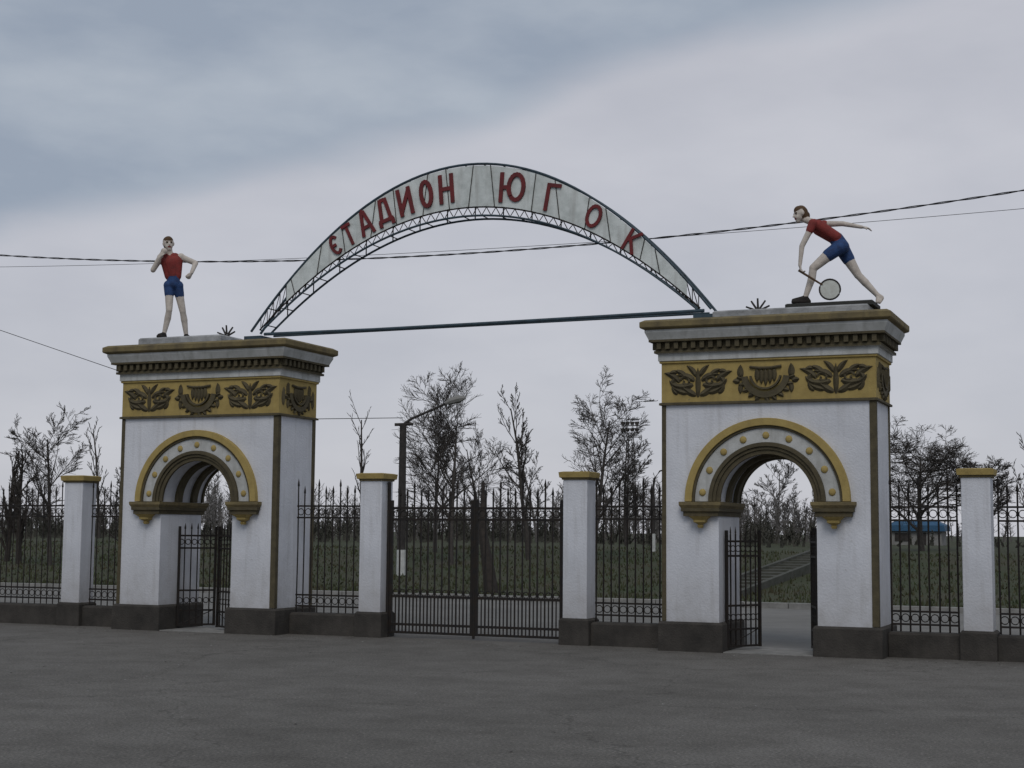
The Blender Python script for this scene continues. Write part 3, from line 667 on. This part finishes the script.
def wire(name,f,u0,u1,v,r,n=60,twist=False):
    mb=MB()
    def pts(ph): return [(u0+(u1-u0)*i/n, v+(.012*math.cos(i*.7+ph) if twist else 0), f(u0+(u1-u0)*i/n)+(.011*math.sin(i*.7+ph) if twist else 0)) for i in range(n+1)]
    mb.tube(pts(0),r,5)
    if twist: mb.tube(pts(3.14),r,5)
    mb.obj(name,[M_wire],fix=False)
wire('overhead_cable',lambda u:6.93+.0047*(u+8)**2,-34,12,6,.0095,420,True)
wire('overhead_wire',lambda u:7.04+.0016*(u+5)**2,-34,12,6.3,.005)
for u in (-34,12):
    mb=MB(); mb.tube([(0,0,-.1),(0,0,11)],[.17,.12],10); mb.box(-.06,.06,-.8,.8,9.6,9.75); o=mb.obj('utility_pole',[M_pole]); o.location=(u,6.15,0)
mb=MB(); mb.tube([(-39,20,10.6),(-32.4,20,8.25),(-27.2,20,6.62),(-23.6,20,5.6),(-20.3,20,4.98),(-17.1,20,4.95)],.011,5); mb.obj('overhead_wire',[M_wire],fix=False)

# ------------------------------------------------------------------ world / sun / camera
w=bpy.data.worlds.new('World'); sc.world=w; w.use_nodes=True; nt=w.node_tree; N=nt.nodes; L=nt.links; N.clear()
out=N.new('ShaderNodeOutputWorld'); tc=N.new('ShaderNodeTexCoord')
sky=N.new('ShaderNodeTexSky'); sky.sky_type='NISHITA'; sky.sun_disc=False; sky.sun_elevation=math.radians(48); sky.sun_rotation=math.radians(165)
bg1=N.new('ShaderNodeBackground'); bg1.inputs['Strength'].default_value=.08; L.new(sky.outputs[0],bg1.inputs['Color'])
def vmath(op,a,b=None):
    n=N.new('ShaderNodeVectorMath'); n.operation=op
    L.new(a,n.inputs[0])
    if b is not None: n.inputs[1].default_value=b
    return n
def math_(op,a,b,c=None):
    n=N.new('ShaderNodeMath'); n.operation=op
    for i,x in enumerate((a,b,c)):
        if x is None: continue
        if isinstance(x,(int,float)): n.inputs[i].default_value=x
        else: L.new(x,n.inputs[i])
    return n.outputs[0]
G=tc.outputs['Generated']
dot=vmath('DOT_PRODUCT',G,(-.152,-.345,.926)).outputs['Value']
mp=N.new('ShaderNodeMapping'); mp.inputs['Scale'].default_value=(1,1,2.6); mp.inputs['Rotation'].default_value=(0,.15,.3); L.new(G,mp.inputs['Vector'])
n1=N.new('ShaderNodeTexNoise'); n1.inputs['Scale'].default_value=3.2; n1.inputs['Detail'].default_value=6; n1.inputs['Roughness'].default_value=.5; L.new(mp.outputs[0],n1.inputs['Vector'])
n2=N.new('ShaderNodeTexNoise'); n2.inputs['Scale'].default_value=7; n2.inputs['Detail'].default_value=7; n2.inputs['Roughness'].default_value=.5; L.new(mp.outputs[0],n2.inputs['Vector'])
s=math_('ADD',dot,math_('MULTIPLY',math_('SUBTRACT',n1.outputs['Fac'],.5),.06))
s=math_('ADD',s,math_('MULTIPLY',math_('SUBTRACT',n2.outputs['Fac'],.5),.05))
mr=N.new('ShaderNodeMapRange'); mr.interpolation_type='SMOOTHSTEP'; mr.inputs['From Min'].default_value=-.008; mr.inputs['From Max'].default_value=.022; L.new(s,mr.inputs['Value'])
cr=N.new('ShaderNodeValToRGB'); cr.color_ramp.elements[0].position=.3; cr.color_ramp.elements[1].position=.7
cr.color_ramp.elements[0].color=(.50,.51,.565,1); cr.color_ramp.elements[1].color=(.58,.585,.635,1); L.new(n2.outputs['Fac'],cr.inputs['Fac'])
cd=N.new('ShaderNodeValToRGB'); cd.color_ramp.elements[0].position=.38; cd.color_ramp.elements[1].position=.66
cd.color_ramp.elements[0].color=(.315,.365,.445,1); cd.color_ramp.elements[1].color=(.43,.475,.54,1); L.new(n2.outputs['Fac'],cd.inputs['Fac'])
mx=N.new('ShaderNodeMixRGB'); L.new(mr.outputs[0],mx.inputs['Fac']); L.new(cr.outputs[0],mx.inputs['Color1']); L.new(cd.outputs[0],mx.inputs['Color2'])
bg2=N.new('ShaderNodeBackground'); L.new(mx.outputs[0],bg2.inputs['Color']); bg2.inputs['Strength'].default_value=1.0
ms=N.new('ShaderNodeMixShader'); ms.inputs[0].default_value=.92; L.new(bg1.outputs[0],ms.inputs[1]); L.new(bg2.outputs[0],ms.inputs[2]); L.new(ms.outputs[0],out.inputs['Surface'])
sd=bpy.data.lights.new('sun','SUN'); sd.energy=1.0; sd.angle=math.radians(30); sd.color=(1,.96,.90)
so=bpy.data.objects.new('sun',sd); sc.collection.objects.link(so)
el=math.radians(48); d=Vector((.35,-1,0)).normalized()*math.cos(el)+Vector((0,0,math.sin(el)))
so.rotation_euler=d.to_track_quat('Z','Y').to_euler(); so.location=(20,-40,30)

al=math.radians(22.78); pt=math.radians(5.55); rl=math.radians(.49)
fw=Vector((-math.sin(al)*math.cos(pt),math.cos(al)*math.cos(pt),math.sin(pt))); r=Vector((math.cos(al),math.sin(al),0)); up=r.cross(fw)
r2=r*math.cos(rl)+up*math.sin(rl); up2=up*math.cos(rl)-r*math.sin(rl)
cdn=bpy.data.cameras.new('camera'); cam=bpy.data.objects.new('camera',cdn); sc.collection.objects.link(cam)
M=Matrix((r2,up2,-fw)).transposed().to_4x4(); M.translation=Vector((3.3454,-20.3688,1.6)); cam.matrix_world=M
cdn.sensor_width=36; cdn.lens=1524.6*36/1024; cdn.clip_end=5000; cdn.clip_start=.1
sc.camera=cam
sc.view_settings.view_transform='Standard'; sc.view_settings.look='None'; sc.view_settings.exposure=0
